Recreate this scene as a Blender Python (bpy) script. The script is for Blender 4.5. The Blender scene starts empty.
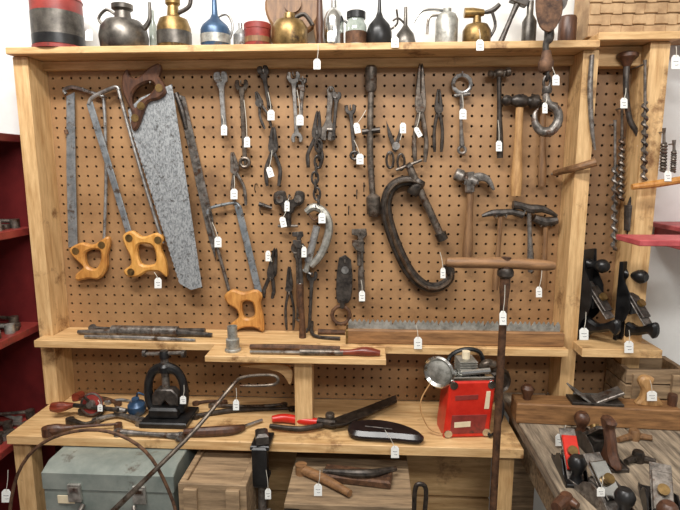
import bpy, bmesh, math, random
from mathutils import Vector, Matrix, geometry
random.seed(4)
sc=bpy.context.scene
# ---------------- camera ----------------
F=520.0; PITCH=math.radians(9.3); YAW=math.radians(3.0)
C=Vector((0,-1.4,1.5))
cp,sp=math.cos(PITCH),math.sin(PITCH); cy,sy=math.cos(YAW),math.sin(YAW)
FW=Vector((-sy*cp,cy*cp,-sp)); RT=Vector((cy,sy,0)); UP=RT.cross(FW)
cam=bpy.data.cameras.new('camera'); co=bpy.data.objects.new('camera',cam); sc.collection.objects.link(co)
cam.lens=F/680*36; cam.sensor_width=36; cam.clip_start=.02
co.matrix_world=Matrix.Translation(C)@Matrix((RT,UP,-FW)).transposed().to_4x4()
sc.camera=co
def ray(u,v): return FW*F+RT*(u-340)+UP*(255-v)
def B(u,v,y=0.0):
    d=ray(u,v); return C+d*((y-C.y)/d.y)
def G(u,v,z):
    d=ray(u,v); return C+d*((z-C.z)/d.z)
def Q(u,y,z):
    k=(u-340)/F; Y=y-C.y; Z=z-C.z
    return Vector(((k*(cy*cp*Y-sp*Z)-sy*Y)/(cy+k*sy*cp),y,z))
def px(y): return (1.4+y)/F
# ---------------- materials ----------------
def lin(c):
    return tuple(((x/255)/12.92 if x/255<=.04045 else ((x/255+.055)/1.055)**2.4) for x in c)+(1,)
def mat(name,c1,c2,scale=30,rough=.5,metal=0,bump=.1,st=(1,1,1),lo=.35,hi=.65,detail=6,spots=None,vary=None):
    m=bpy.data.materials.new(name); m.use_nodes=True; nt=m.node_tree; N=nt.nodes; L=nt.links
    b=N['Principled BSDF']; tc=N.new('ShaderNodeTexCoord'); mp=N.new('ShaderNodeMapping'); mp.inputs['Scale'].default_value=st
    L.new(tc.outputs['Object'],mp.inputs[0])
    n=N.new('ShaderNodeTexNoise'); n.inputs['Scale'].default_value=scale; n.inputs['Detail'].default_value=detail; n.inputs['Roughness'].default_value=.65
    L.new(mp.outputs[0],n.inputs['Vector'])
    r=N.new('ShaderNodeValToRGB'); r.color_ramp.elements[0].position=lo; r.color_ramp.elements[1].position=hi
    r.color_ramp.elements[0].color=lin(c1); r.color_ramp.elements[1].color=lin(c2)
    L.new(n.outputs[0],r.inputs[0]); out=r.outputs[0]
    if spots:
        n2=N.new('ShaderNodeTexNoise'); n2.inputs['Scale'].default_value=spots[1]; n2.inputs['Detail'].default_value=6; n2.inputs['Roughness'].default_value=.7
        L.new(tc.outputs['Object'],n2.inputs['Vector'])
        r2=N.new('ShaderNodeValToRGB'); r2.color_ramp.elements[0].position=spots[2]; r2.color_ramp.elements[1].position=spots[2]+.1
        L.new(n2.outputs[0],r2.inputs[0]); mx=N.new('ShaderNodeMixRGB'); mx.inputs[2].default_value=lin(spots[0])
        L.new(r2.outputs[0],mx.inputs[0]); L.new(out,mx.inputs[1]); out=mx.outputs[0]
    if vary:
        oi=N.new('ShaderNodeObjectInfo'); r3=N.new('ShaderNodeValToRGB'); e=r3.color_ramp.elements
        e[0].position=0; e[0].color=(vary[0],vary[0]*.86,vary[0]*.72,1); e[1].position=1; e[1].color=(vary[1],vary[1],vary[1],1)
        L.new(oi.outputs['Random'],r3.inputs[0]); m2=N.new('ShaderNodeMixRGB'); m2.blend_type='MULTIPLY'; m2.inputs[0].default_value=1
        L.new(out,m2.inputs[1]); L.new(r3.outputs[0],m2.inputs[2]); out=m2.outputs[0]
    L.new(out,b.inputs['Base Color']); b.inputs['Roughness'].default_value=rough; b.inputs['Metallic'].default_value=metal
    if bump:
        bp=N.new('ShaderNodeBump'); bp.inputs['Strength'].default_value=bump; bp.inputs['Distance'].default_value=.002
        L.new(n.outputs[0],bp.inputs['Height']); L.new(bp.outputs[0],b.inputs['Normal'])
    return m
M={}
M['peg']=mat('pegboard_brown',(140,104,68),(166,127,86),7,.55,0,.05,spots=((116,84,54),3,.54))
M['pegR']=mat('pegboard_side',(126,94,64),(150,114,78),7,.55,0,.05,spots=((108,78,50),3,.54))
M['pine']=mat('pine_h',(176,134,84),(226,190,138),10,.55,0,.15,(1,9,9),.3,.7,spots=((124,86,50),7,.58))
M['pinev']=mat('pine_v',(176,134,84),(226,190,138),10,.55,0,.15,(9,9,1),.3,.7,spots=((124,86,50),7,.58))
M['weath']=mat('weathered_wood_y',(66,56,46),(176,158,134),9,.8,0,.5,(9,1,9),.3,.7)
M['weathx']=mat('weathered_wood_x',(78,62,46),(166,140,108),9,.8,0,.5,(1,9,9),.3,.7)
M['crate']=mat('crate_wood',(104,84,62),(176,148,114),9,.75,0,.4,(1,9,9),.3,.7)
M['red']=mat('dark_red_paint',(84,20,22),(112,32,32),8,.5,0,.05)
M['white']=mat('white_wall_paint',(212,212,208),(228,228,226),5,.7,0,.03)
M['beige']=mat('ceiling_paint',(220,214,204),(230,226,218),5,.8,0,.03)
M['floor']=mat('floor_concrete',(110,104,98),(140,134,126),6,.8,0,.1)
M['orange']=mat('varnished_beech',(156,98,42),(208,152,82),14,.35,0,.1,(6,6,1.5),.3,.7,spots=((112,66,30),24,.62))
M['yelw']=mat('varnished_ash',(176,118,50),(222,168,92),14,.35,0,.1,(6,6,1.5),.3,.7,spots=((130,80,36),24,.64))
M['brown']=mat('dark_brown_wood',(52,32,24),(98,64,44),20,.4,0,.15,(5,5,1),.3,.7)
M['hick']=mat('hickory_handle',(142,102,60),(196,154,102),20,.5,0,.15,(6,6,1),.3,.7)
M['hickd']=mat('aged_handle',(88,60,38),(138,102,66),20,.55,0,.2,(6,6,1),.3,.7)
M['hickx']=mat('aged_handle_x',(92,64,40),(150,110,72),20,.55,0,.2,(1,6,6),.3,.7)
M['beam']=mat('old_beam_x',(98,66,38),(164,120,76),14,.6,0,.3,(1,8,8),.3,.7)
M['redwood']=mat('red_brown_wood',(92,34,22),(134,60,40),20,.3,0,.1,(1,6,6))
M['steel']=mat('steel',(116,116,116),(190,190,188),45,.35,.7,.1,spots=((88,72,58),34,.54),vary=(.75,1.1))
M['saw']=mat('spotted_saw_steel',(112,116,118),(178,181,182),300,.42,.4,.15,(1,1,.5),.36,.6,spots=((88,86,84),90,.56))
M['blue']=mat('blue_steel',(112,118,122),(162,166,168),40,.4,.55,.1,spots=((90,76,64),50,.54))
M['chrome']=mat('chrome',(180,180,178),(215,215,212),20,.18,1,0,spots=((110,106,98),14,.62))
M['iron']=mat('dark_iron',(36,33,31),(86,80,75),60,.4,.5,.3,spots=((78,56,42),40,.6),vary=(.7,1.25))
M['iron2']=mat('worn_iron',(68,64,60),(138,132,126),60,.38,.6,.3,spots=((78,54,38),35,.54),vary=(.75,1.25))
M['rust']=mat('rusty_iron',(58,40,30),(112,82,60),60,.65,.35,.4,vary=(.85,1.15))
M['brass']=mat('aged_brass',(96,74,42),(164,134,84),22,.38,.75,.15,spots=((74,58,42),14,.54))
M['pewter']=mat('pewter',(62,58,54),(118,112,104),25,.38,.7,.15)
M['black']=mat('black_paint',(16,16,17),(42,41,41),30,.34,.25,.15)
M['leather']=mat('black_leather',(22,16,16),(38,29,29),30,.3,0,.15)
M['rdp']=mat('bright_red_paint',(182,32,20),(210,50,34),20,.32,0,.03,spots=((120,28,20),16,.66))
M['rdd']=mat('worn_red_paint',(112,38,34),(150,58,50),20,.45,0,.05,spots=((80,46,40),14,.56))
M['pinkr']=mat('faded_red_paint',(150,52,58),(186,86,88),20,.5,0,.05)
M['bluep']=mat('blue_can_paint',(38,62,90),(68,96,126),20,.35,.3,.03,spots=((84,80,74),14,.54))
M['tag']=mat('tag_paper',(232,232,226),(244,244,240),20,.8,0,0)
M['ink']=mat('tag_ink',(60,60,70),(80,80,90),20,.8,0,0)
M['string']=mat('cotton_string',(200,194,180),(220,214,200),20,.9,0,0)
M['grey']=mat('grey_enamel',(118,128,122),(152,158,150),12,.45,.2,.1,spots=((92,84,74),16,.6))
M['galv']=mat('galvanised',(130,128,120),(186,184,176),60,.45,.6,.1)
M['basket']=mat('basket_splint',(148,116,82),(196,164,124),18,.7,0,.2)
M['glass']=mat('cloudy_glass',(130,138,130),(180,186,176),18,.1,0,0)
M['cream']=mat('cream_label',(214,198,164),(230,216,186),18,.6,0,0)
M['hole_shade']=mat('hole_shade_backing',(44,32,24),(60,44,32),18,.9,0,0)  # dark colour stands for the shade seen through the peg holes
# ---------------- mesh builder ----------------
def cat(pts,k,cyc):
    n=len(pts); out=[]
    if k<=1 or n<3: return [list(p) for p in pts]
    rng=range(n) if cyc else range(n-1)
    for i in rng:
        if cyc: p0,p1,p2,p3=pts[(i-1)%n],pts[i],pts[(i+1)%n],pts[(i+2)%n]
        else: p0,p1,p2,p3=pts[max(i-1,0)],pts[i],pts[i+1],pts[min(i+2,n-1)]
        for j in range(k):
            t=j/k
            out.append([.5*((2*b)+(c-a)*t+(2*a-5*b+4*c-d)*t*t+(3*b-a-3*c+d)*t**3) for a,b,c,d in zip(p0,p1,p2,p3)])
    if not cyc: out.append(list(pts[-1]))
    return out
def area(l): return .5*sum(l[i][0]*l[(i+1)%len(l)][1]-l[(i+1)%len(l)][0]*l[i][1] for i in range(len(l)))
def inset(l,b):
    o=[]; n=len(l)
    for i in range(n):
        p=Vector(l[i]);a=(p-Vector(l[i-1])); c=(Vector(l[(i+1)%n])-p)
        if a.length<1e-9 or c.length<1e-9: o.append(tuple(p)); continue
        a.normalize(); c.normalize()
        m=Vector((-a.y-c.y,a.x+c.x))
        if m.length<1e-4: o.append(tuple(p)); continue
        m.normalize(); cosh=max(.6,m.dot(Vector((-a.y,a.x))))
        o.append(tuple(p+m*(b/cosh)))
    return o
class O:
    def __init__(s,name,mx=None):
        s.name=name; s.v=[]; s.f=[]; s.mi=[]; s.mats=[]; s.mx=mx
    def add(s,vs,fs,m,mx=None):
        if m not in s.mats: s.mats.append(m)
        k=s.mats.index(m); o=len(s.v)
        for p in vs:
            p=Vector(p)
            if mx: p=mx@p
            if s.mx: p=s.mx@p
            s.v.append(p)
        for f in fs: s.f.append([i+o for i in f]); s.mi.append(k)
    def plate3(s,loops,t,m,mx,b=None):
        if b is None: b=min(t*.3,.0015)
        L=[]
        for i,l in enumerate(loops):
            a=area(l)
            if (i==0 and a<0) or (i>0 and a>0): l=l[::-1]
            L.append([tuple(p) for p in l])
        I=[inset(l,b) for l in L]
        vs=[];fs=[];
        flat=[Vector((p[0],p[1],0)) for l in I for p in l]; nt=len(flat)
        for z,src in ((0,I),(b,L),(t-b,L),(t,I)):
            for l in src:
                for p in l: vs.append((p[0],p[1],z))
        o=0
        for l in L:
            n=len(l)
            for r in range(3):
                for i in range(n):
                    j=(i+1)%n
                    fs.append([r*nt+o+i,r*nt+o+j,(r+1)*nt+o+j,(r+1)*nt+o+i])
            o+=n
        tri=geometry.tessellate_polygon([[Vector((p[0],p[1],0)) for p in l] for l in I])
        for q in tri: fs.append(list(q)); fs.append([3*nt+i for i in q][::-1])
        s.add(vs,fs,m,mx); return s
    def plate(s,pts,m,y=-.014,t=.007,sm=4,holes=(),b=None):
        loops=[]
        for l in [pts]+list(holes):
            l=cat(l,sm,True); w=[B(u,v,y-t) for u,v in l]; loops.append([(p.x,p.z) for p in w])
        mx=Matrix(((1,0,0,0),(0,0,1,y-t),(0,1,0,0),(0,0,0,1)))
        return s.plate3(loops,t,m,mx,b)
    def box(s,c,size,m,rot=None,b=.0015):
        x,y,z=[q/2 for q in size]; b=min(b,x*.4,y*.4,z*.4)
        R=(rot.to_4x4() if rot else Matrix.Identity(4))
        return s.plate3([[(-x,-y),(x,-y),(x,y),(-x,y)]],2*z,m,Matrix.Translation(Vector(c))@R@Matrix.Translation((0,0,-z)),b)
    def bx(s,x0,x1,y0,y1,z0,z1,m,b=.0015):
        return s.box(((x0+x1)/2,(y0+y1)/2,(z0+z1)/2),(abs(x1-x0),abs(y1-y0),abs(z1-z0)),m,None,b)
    def tube(s,pts,r,m,n=10,sm=4,cyc=False,flat=1.0):
        if not isinstance(r,(list,tuple)): r=[r]*len(pts)
        a=cat([tuple(p)+(q,) for p,q in zip(pts,r)],sm,cyc)
        P=[Vector(q[:3]) for q in a]; R=[max(q[3],.0001) for q in a]; N=len(P)
        vs=[];fs=[];nrm=None
        for i in range(N):
            if cyc: t=P[(i+1)%N]-P[i-1]
            else: t=P[min(i+1,N-1)]-P[max(i-1,0)]
            if t.length<1e-9: t=Vector((0,0,1))
            t.normalize()
            if nrm is None:
                ref=Vector((0,1,0)) if abs(t.y)<.8 else Vector((0,0,1))
                nrm=(ref-t*ref.dot(t)).normalized()
            else:
                nrm=(nrm-t*nrm.dot(t)).normalized()
            bn=t.cross(nrm)
            for j in range(n):
                a=2*math.pi*j/n
                vs.append(P[i]+nrm*(math.cos(a)*R[i]*flat)+bn*(math.sin(a)*R[i]))
        for i in range(N if cyc else N-1):
            for j in range(n):
                k=(j+1)%n; i2=(i+1)%N
                fs.append([i*n+j,i*n+k,i2*n+k,i2*n+j])
        if not cyc: fs.append(list(range(n))); fs.append([(N-1)*n+j for j in range(n)][::-1])
        s.add(vs,fs,m); return s
    def T(s,pts,r,m,y=-.02,n=10,sm=4,cyc=False,flat=1.0):
        P=[B(p[0],p[1],p[2] if len(p)>2 else y) for p in pts]; k=px(y)
        r=[q*k for q in r] if isinstance(r,(list,tuple)) else r*k
        return s.tube(P,r,m,n,sm,cyc,flat)
    def lathe(s,base,axis,prof,m,n=22,k=1.0):
        a=Vector(axis).normalized(); ref=Vector((0,0,1)) if abs(a.z)<.9 else Vector((1,0,0))
        e=(ref-a*ref.dot(a)).normalized(); g=a.cross(e); base=Vector(base)
        vs=[];fs=[];N=len(prof)
        for r,h in prof:
            for j in range(n):
                q=2*math.pi*j/n
                vs.append(base+a*h*k+(e*math.cos(q)+g*math.sin(q))*max(r,.01)*k)
        for i in range(N-1):
            for j in range(n):
                l=(j+1)%n; fs.append([i*n+j,i*n+l,(i+1)*n+l,(i+1)*n+j])
        fs.append(list(range(n))); fs.append([(N-1)*n+j for j in range(n)][::-1])
        s.add(vs,fs,m); return s
    def disc(s,u,v,r,m,y=-.014,t=.01):
        k=px(y-t); return s.lathe(B(u,v,y),(0,-1,0),[(r*k*.95,0),(r*k,.001),(r*k,t-.001),(r*k*.85,t)],m,18)
    def ring(s,u,v,R,r,m,y=-.02,flat=.8):
        return s.T([(u+R*math.cos(i*math.pi/6),v+R*math.sin(i*math.pi/6)) for i in range(12)],r,m,y,8,1,True,flat)
    def hook(s,u,v,y=-.03):
        a=B(u,v,y)
        return s.tube([Vector((a.x,-.0005,a.z+.002)),Vector((a.x,y+.004,a.z-.001)),Vector((a.x,y-.004,a.z)),Vector((a.x,y-.006,a.z+.008))],.0018,M['steel'],6)
    def thread(s,p,q,r,m,pitch=.004):
        p=Vector(p);q=Vector(q); L=(q-p).length; n=int(L/pitch); pr=[]
        for i in range(n):
            pr+= [(r*.78,i*pitch),(r,(i+.5)*pitch)]
        pr.append((r*.8,L)); return s.lathe(p,q-p,pr,m,12)
    def done(s,ang=35):
        me=bpy.data.meshes.new(s.name); 
        mn=Vector([min(p[i] for p in s.v) for i in range(3)]); mxx=Vector([max(p[i] for p in s.v) for i in range(3)])
        c=(mn+mxx)/2; c.z=mn.z
        me.from_pydata([p-c for p in s.v],[],s.f)
        for m in s.mats: me.materials.append(m)
        me.polygons.foreach_set('material_index',s.mi)
        bm=bmesh.new(); bm.from_mesh(me); bmesh.ops.recalc_face_normals(bm,faces=bm.faces[:]); bm.to_mesh(me); bm.free()
        me.polygons.foreach_set('use_smooth',[True]*len(me.polygons)); me.set_sharp_from_angle(angle=math.radians(ang)); me.update()
        ob=bpy.data.objects.new(s.name,me); ob.location=c; sc.collection.objects.link(ob); return ob
def loc(p1,p2):
    p1=Vector(p1);p2=Vector(p2); d=(p2-p1); L=d.length; d.normalize(); n=Vector((-d.y,d.x))
    return (lambda a,b:(p1.x+d.x*a+n.x*b,p1.y+d.y*a+n.y*b)),L
# ---------------- key levels ----------------
YP=-.08
zt=B(300,44,-.10).z; zs=B(130,342,-.12).z; zb=B(300,398,0).z
xl0=B(12,52,YP).x; xl1=xl0+.038
xr0=B(583,60,YP).x; xr1=xr0+.036
xs1=B(669,60,YP).x; xs0=xs1-.045
tt=.017
# ---------------- room ----------------
def room(name,*a,m='white'):
    o=O(name); o.bx(*a,M[m],.0005); o.done()
room('wall_back',-2.0,1.8,.06,.12,0,2.8)
room('floor',-2.0,1.8,-3.2,.12,-.05,0,m='floor')
room('wall_left',-2.06,-2.0,-3.2,.12,0,2.8)
room('wall_right',1.8,1.86,-3.2,.12,0,2.8)
room('ceiling',-2.0,1.8,-3.2,.12,2.8,2.85,m='beige')
# ---------------- pegboard ----------------
def pegboard(name,x0,x1,z0,z1,m):
    nx=round((x1-x0)/.0254); nz=round((z1-z0)/.0254); dx=(x1-x0)/nx; dz=(z1-z0)/nz
    vs=[];fs=[];r=.0036
    off=[(-1,-1),(0,-1),(1,-1),(1,0),(1,1),(0,1),(-1,1),(-1,0)]
    for i in range(nx):
        for j in range(nz):
            cx=x0+(i+.5)*dx; cz=z0+(j+.5)*dz; b=len(vs)
            for a,c in off: vs.append((cx+a*dx/2,0,cz+c*dz/2))
            for yy in (0,.005):
                for a,c in off:
                    q=math.atan2(c,a); vs.append((cx+r*math.cos(q),yy,cz+r*math.sin(q)))
            for k in range(8):
                l=(k+1)%8
                fs.append([b+k,b+l,b+8+l,b+8+k]); fs.append([b+8+k,b+8+l,b+16+l,b+16+k])
    nb=len(vs); vs+=[(x0,.03,z0),(x1,.03,z0),(x1,.03,z1),(x0,.03,z1)]; fs.append([nb,nb+1,nb+2,nb+3])  # added sheet behind the board, painted dark as the shade in the holes
    me=bpy.data.meshes.new(name); me.from_pydata(vs,[],fs); me.materials.append(m); me.materials.append(M['hole_shade']); me.polygons[-1].material_index=1
    bm=bmesh.new(); bm.from_mesh(me); bmesh.ops.remove_doubles(bm,verts=bm.verts[:],dist=.0003); bmesh.ops.recalc_face_normals(bm,faces=bm.faces[:]); bm.to_mesh(me); bm.free()
    ob=bpy.data.objects.new(name,me); sc.collection.objects.link(ob)
pegboard('pegboard',xl1+.0005,xr0-.0005,zb+.001,zt-tt-.001,M['peg'])
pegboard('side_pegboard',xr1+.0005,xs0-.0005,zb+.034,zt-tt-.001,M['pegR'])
# ---------------- frame ----------------
o=O('pegboard_frame')
o.bx(xl0,xl1,YP,.06,zb+.0005,zt-tt,M['pinev']); o.bx(xr0,xr1,YP,.06,zb+.033,zt-tt,M['pinev'])
o.bx(xs0,xs1,YP,.06,zb+.033,zt-.0005,M['pinev'])
o.bx(xl1,xr0,-.020,-.0005,zt-tt-.022,zt-tt,M['pine'])
o.bx(xr1,xs0,-.04,-.0005,zt-tt-.03,zt-.0005,M['pine'])
o.done()
o=O('wooden_top_shelf'); o.bx(xl0+.001,xr1-.01,-.105,.059,zt-tt+.0005,zt,M['pine']); 
o.bx(xr1-.012,xs1+.01,-.10,.059,zt+.0005,zt+.018,M['pine']); o.done()
o=O('wooden_tool_shelf'); o.bx(xl0+.01,xr0,-.12,-.0005,zs-.020,zs,M['pine']);
o.bx(xl1,xr0,-.015,-.0005,zs-.05,zs-.020,M['pine']); o.done()
zr=B(600,349,-.14).z
o=O('wooden_side_shelf'); o.bx(xr1-.01,xs1+.02,-.14,-.0005,zr-.022,zr,M['pine']); o.bx(xr1,xs0,-.02,-.0005,zr-.06,zr-.022,M['pine']); o.done()
zk=zs-.004
a=Q(206,-.19,zk).x; b=Q(386,-.19,zk).x
o=O('plywood_bracket_shelf'); o.bx(a,b,-.20,-.121,zk-.016,zk,M['pine'])
c=Q(303,-.17,zk).x; o.bx(c-.022,c+.022,-.17,-.13,zb,zk-.016,M['pinev'])
o.plate([(240,366),(288,366),(290,385),(278,372)],M['pine'],-.13,.012,4); o.done()
YB=-.25
xt0=Q(516,-.16,zb+.03).x
o=O('pine_workbench'); o.bx(xl0+.005,xt0-.005,YB,-.0,zb-.024,zb,M['pine'])
for k in range(4): o.bx(xl0+.02,xt0-.02,-.02,.0,zb-.15-.13*k,zb-.027-.13*k,M['pine'])
o.bx(xl0+.005,xl0+.05,YB+.02,YB+.06,0,zb-.024,M['pinev']); o.bx(xt0-.06,xt0-.02,YB+.02,YB+.06,0,zb-.024,M['pinev']);
o.done()
xq=Q(440,-.36,.6).x
o=O('lower_storage_shelf'); o.bx(xl0+.06,xq,-.385,-.025,.46,.48,M['weathx'])
for x in (xl0+.08,xq-.05):
    for y in (-.37,-.08): o.bx(x,x+.04,y,y+.04,0,.46,M['weathx'])
o.done()
# ---------------- red shelving at left ----------------
xc=xl0-.02
o=O('red_shelving_unit')
zc=B(4,134,-.08).z
lv=[B(20,232,-.15).z,B(25,342,-.2).z,B(30,455,-.25).z,.35,.03]
o.bx(xc-.42,xc,-.03,0,0,zc,M['red']); o.bx(xc-.42,xc,-1.3,-1.27,0,zc,M['red']); o.bx(xc-.45,xc-.42,-1.3,0,0,zc,M['red'])
o.bx(xc-.42,xc,-1.27,-.03,zc-.02,zc,M['red'])
for z in lv: o.bx(xc-.42,xc,-1.27,-.03,z-.02,z,M['rdd'])
o.done()
for i,z in enumerate(lv[:3]):
    o=O(['assorted_wrenches','assorted_pliers','assorted_files'][i])
    for j in range(12):
        y=-.06-j*.024; x=xc-.02-random.random()*.05; w=random.uniform(-.03,.03)
        mm=M[random.choice(['iron2','steel','galv','iron2'])]
        h=.006+(.012 if j%3==0 else 0)
        o.tube([(x,y,z+h),(x-.08,y+w,z+h+.004),(x-.2,y+w*2,z+h)],[.006,.004,.007],mm,8)
        o.lathe((x,y,z+.0),(0,0,1),[(.012,0),(.012,h+.006)],mm,12)
        o.lathe((x-.2,y+w*2,z+.0),(0,0,1),[(.010,0),(.010,h+.006)],mm,12)
    o.done()
o=O('white_wall_panel')
o.bx(xc-.3,xc+.01,.02,.0595,zc,2.4,M['white']); o.done()
# ---------------- tags ----------------
def tag(u,v,u0=None,v0=None,y=-.034,rot=0,w=7.0,h=10.5):
    o=O('price_tag')
    if u0 is None: u0,v0=u,v-14
    f,_=loc((u,v),(u+math.sin(rot),v+math.cos(rot)))
    o.plate([f(-h*.5,-w*.25),f(-h*.3,-w*.5),f(h*.5,-w*.5),f(h*.5,w*.5),f(-h*.3,w*.5),f(-h*.5,w*.25)],M['tag'],y,.0008,1,b=.0001)
    for k in (0,1): o.T([f(-h*.05+k*h*.25,-w*.28),f(-h*.02+k*h*.25,0),f(-h*.05+k*h*.25,w*(.28-.15*k))],.22,M['ink'],y-.0009,4,2)
    a=f(-h*.35,0); o.T([(a[0],a[1],y-.0015),((a[0]+u0)/2+.6,(a[1]+v0)/2,y-.001),(u0,v0,y)],.3,M['string'],y,5,3)
    o.done()
# ---------------- tool templates ----------------
def wr_open(p1,p2,w,m='steel',y=-.014,name='open_end_wrench',both=True,tg=None):
    f,L=loc(p1,p2); h=w; o=O(name)
    head=[(0,-.95),(0,-.42),(.9,-.38),(1.15,0),(.9,.38),(0,.42),(0,.95),(.9,1.15),(1.8,.7),(2.6,.36)]
    P=[(a*h,b*h) for a,b in head]
    if both: P+= [(L-a*h*.85,b*h*.85) for a,b in [(2.6,.4),(1.8,.7),(.9,1.15),(0,.95),(0,.42),(.9,.38),(1.15,0),(.9,-.38),(0,-.42),(0,-.95),(.9,-1.15),(1.8,-.7),(2.6,-.4)]]
    else: P+=[(L-1.6*h,.35*h),(L-1.2*h,-.35*h)]
    P+=[(2.6*h,-.36*h),(1.8*h,-.7*h),(.9*h,-1.15*h)]
    o.plate([f(a,b) for a,b in P],M[m],y,.006,2)
    if not both:
        q=f(L-h*.9,0); o.ring(q[0],q[1],h*.75,h*.32,M[m],y-.004,1)
    q=f(h*.6,0); o.hook(q[0],q[1],y-.008); o.done()
def wr_adj(p1,p2,w,m='steel',y=-.014,name='adjustable_wrench'):
    f,L=loc(p1,p2); h=w; o=O(name)
    P=[(0,-.9),(-.1,-.25),(.2,-.12),(1.25,-.12),(1.3,.2),(2.1,.9),(2.8,.42)]
    P=[(a*h,b*h) for a,b in P]+[(L-1.5*h,.42*h),(L-.6*h,.6*h),(L,.25*h),(L,-.25*h),(L-.6*h,-.6*h),(L-1.5*h,-.42*h),(2.8*h,-.42*h),(1.6*h,-1*h),(.8*h,-1.15*h)]
    c=L-.6*h
    o.plate([f(a,b) for a,b in P],M[m],y,.009,2,holes=[[f(c+.25*h*math.cos(t),.25*h*math.sin(t)) for t in [i*math.pi/3 for i in range(6)]]])
    o.plate([f(a*h,b*h) for a,b in [(0,.1),(0,1.0),(.9,1.2),(1.5,.9),(1.7,.3),(1.2,.08)]],M[m],y-.001,.007,2)
    o.T([f(1.5*h,-.1*h),f(1.5*h,.75*h)],h*.3,M[m],y-.006,10,1)
    q=f(c,0); o.hook(*q,y-.01) if p1[1]>p2[1] else o.hook(*f(1.4*h,-.1*h),y-.01); o.done()
def pliers(p1,p2,w,sp_,m='iron2',y=-.014,name='pliers',jl=.3,grip=None):
    f,L=loc(p1,p2); o=O(name)
    for s in (1,-1):
        yy=y-(.003 if s>0 else 0)
        o.plate([f(a*L,b*w*s) for a,b in [(0,.02),(0,.3),(jl*.6,.6),(jl,.7),(jl+.08,.3),(jl+.02,-.35),(jl*.8,-.2),(jl*.6,.04)]],M[m],yy,.009,3)
        o.T([f(jl*L,-.15*w*s),f((jl+.12)*L,.3*w*s),f((jl+.35)*L,sp_*s),f(L*.88,sp_*.95*s),f(L,sp_*.8*s)],[w*.38,w*.3,w*.27,w*.3,w*.2],M[m],y-.006,8,4,flat=.7)
    q=f((jl+.02)*L,0); o.disc(q[0],q[1],w*.45,M[m],y-.002,.012)
    q=f((jl+.12)*L,0) ; o.hook(q[0],q[1],y-.012); o.done()
def monkey(p1,p2,w,m='iron2',hm=None,y=-.014,name='monkey_wrench'):
    f,L=loc(p1,p2); o=O(name)
    o.plate([f(a*w,b*w) for a,b in [(0,-.9),(0,1.2),(.8,1.2),(1,.35),(L/w*.55,.3),(L/w*.55,-.35),(1.4,-.45),(.9,-1)]],M[m],y,.01,1)
    o.plate([f(a*w,b*w) for a,b in [(1.7,-.5),(1.6,1.2),(2.3,1.2),(3.2,.5),(3.4,-.55)]],M[m],y-.001,.012,1)
    o.T([f(3.3*w,.25*w),f(5.2*w,.25*w)],w*.3,M[m],y-.012,10,1)
    o.T([f(L*.5,0),f(L*.6,0),f(L*.85,0),f(L,0)],[w*.32,w*.48,w*.5,w*.35],M[hm or m],y-.006,10,3,flat=.8)
    o.hook(*f(.5*w,0),y-.012); o.done()
# ---------------- saws ----------------
o=O('bow_saw')
o.plate([(66,96),(74,92),(75,170),(77,246),(68,248),(66,170)],M['blue'],-.008,.006,1)
o.T([(66,94),(64,90),(72,87),(84,90),(104,97)],1.8,M['steel'],-.014,sm=3)
o.T([(103,95),(105,120),(106,180),(104,244)],1.6,M['steel'],-.014)
o.T([(66,130),(67,134)],2.2,M['rust'],-.014)
o.plate([(69,249),(80,243),(92,245),(106,237),(109,243),(106,256),(106,268),(99,279),(88,279),(76,281),(75,275),(82,268),(77,262),(71,256)],M['orange'],-.006,.02,4,holes=[[(85,253),(98,250),(100,260),(95,269),(86,266)]],b=.005)
o.disc(76,251,1.6,M['brass'],-.024,.003); o.disc(102,245,1.6,M['brass'],-.024,.003)
o.hook(84,91,-.018); o.done()
o=O('hacksaw')
o.plate([(86,104),(92,101),(110,160),(132,234),(127,238),(104,162)],M['blue'],-.028,.005,1)
o.T([(89,104),(92,98),(103,92),(116,87),(119,90)],2.0,M['steel'],-.032,sm=3)
o.T([(118,88),(132,140),(148,195),(163,243)],1.7,M['steel'],-.032)
o.plate([(122,236),(131,231),(142,237),(156,233),(163,239),(160,248),(165,262),(166,277),(158,272),(147,272),(138,277),(127,277),(123,271),(130,265),(129,256),(124,246)],M['yelw'],-.022,.02,4,holes=[[(137,246),(150,245),(155,254),(154,264),(140,264)]],b=.005)
for q in ((129,238),(158,240),(131,272)): o.disc(*q,1.6,M['brass'],-.042,.002)
o.hook(100,96,-.036); o.done()
o=O('handsaw')
teeth=[]
n=60
for i in range(n+1):
    t=i/n; x=180+(131-180)*t; yv=284+(128-284)*t; teeth.append((x-(.9 if i%2 else 0),yv))
o.plate([(172,84),(202,287),(191,290)]+teeth+[(128,110),(140,98)],M['saw'],-.045,.0016,1,b=.0003)
o.plate([(121,84),(122,74),(126,69),(129,76),(137,77),(147,68),(157,63),(160,68),(158,76),(163,84),(165,93),(158,99),(148,102),(143,112),(138,126),(133,131),(130,123),(131,113),(126,102),(122,92)],M['brown'],-.036,.022,4,holes=[[(134,90),(142,84),(151,82),(154,87),(148,95),(139,101),(134,108),(131,99)]],b=.005)
for q in ((159,88),(141,106),(135,118)): o.disc(*q,1.7,M['brass'],-.058,.0015)
o.tube([B(150,84,-.0005),B(150,84,-.05),B(150,82,-.062)],.002,M['steel'],6); o.done()
o=O('pruning_saw')
o.plate([(176,93),(185,97),(213,218),(216,262),(209,240),(203,215)],M['iron2'],-.006,.002,1,b=.0003)
o.T([(176,93),(182,110),(186,128)],[2.5,3,2],M['iron'],-.009); o.hook(181,99,-.012); o.done()
o=O('coping_saw')
o.T([(208,216),(209,209),(222,205),(236,203),(240,208)],1.6,M['blue'],-.02,sm=3)
o.T([(208,214),(218,250),(230,294)],1.8,M['iron2'],-.02)
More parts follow.
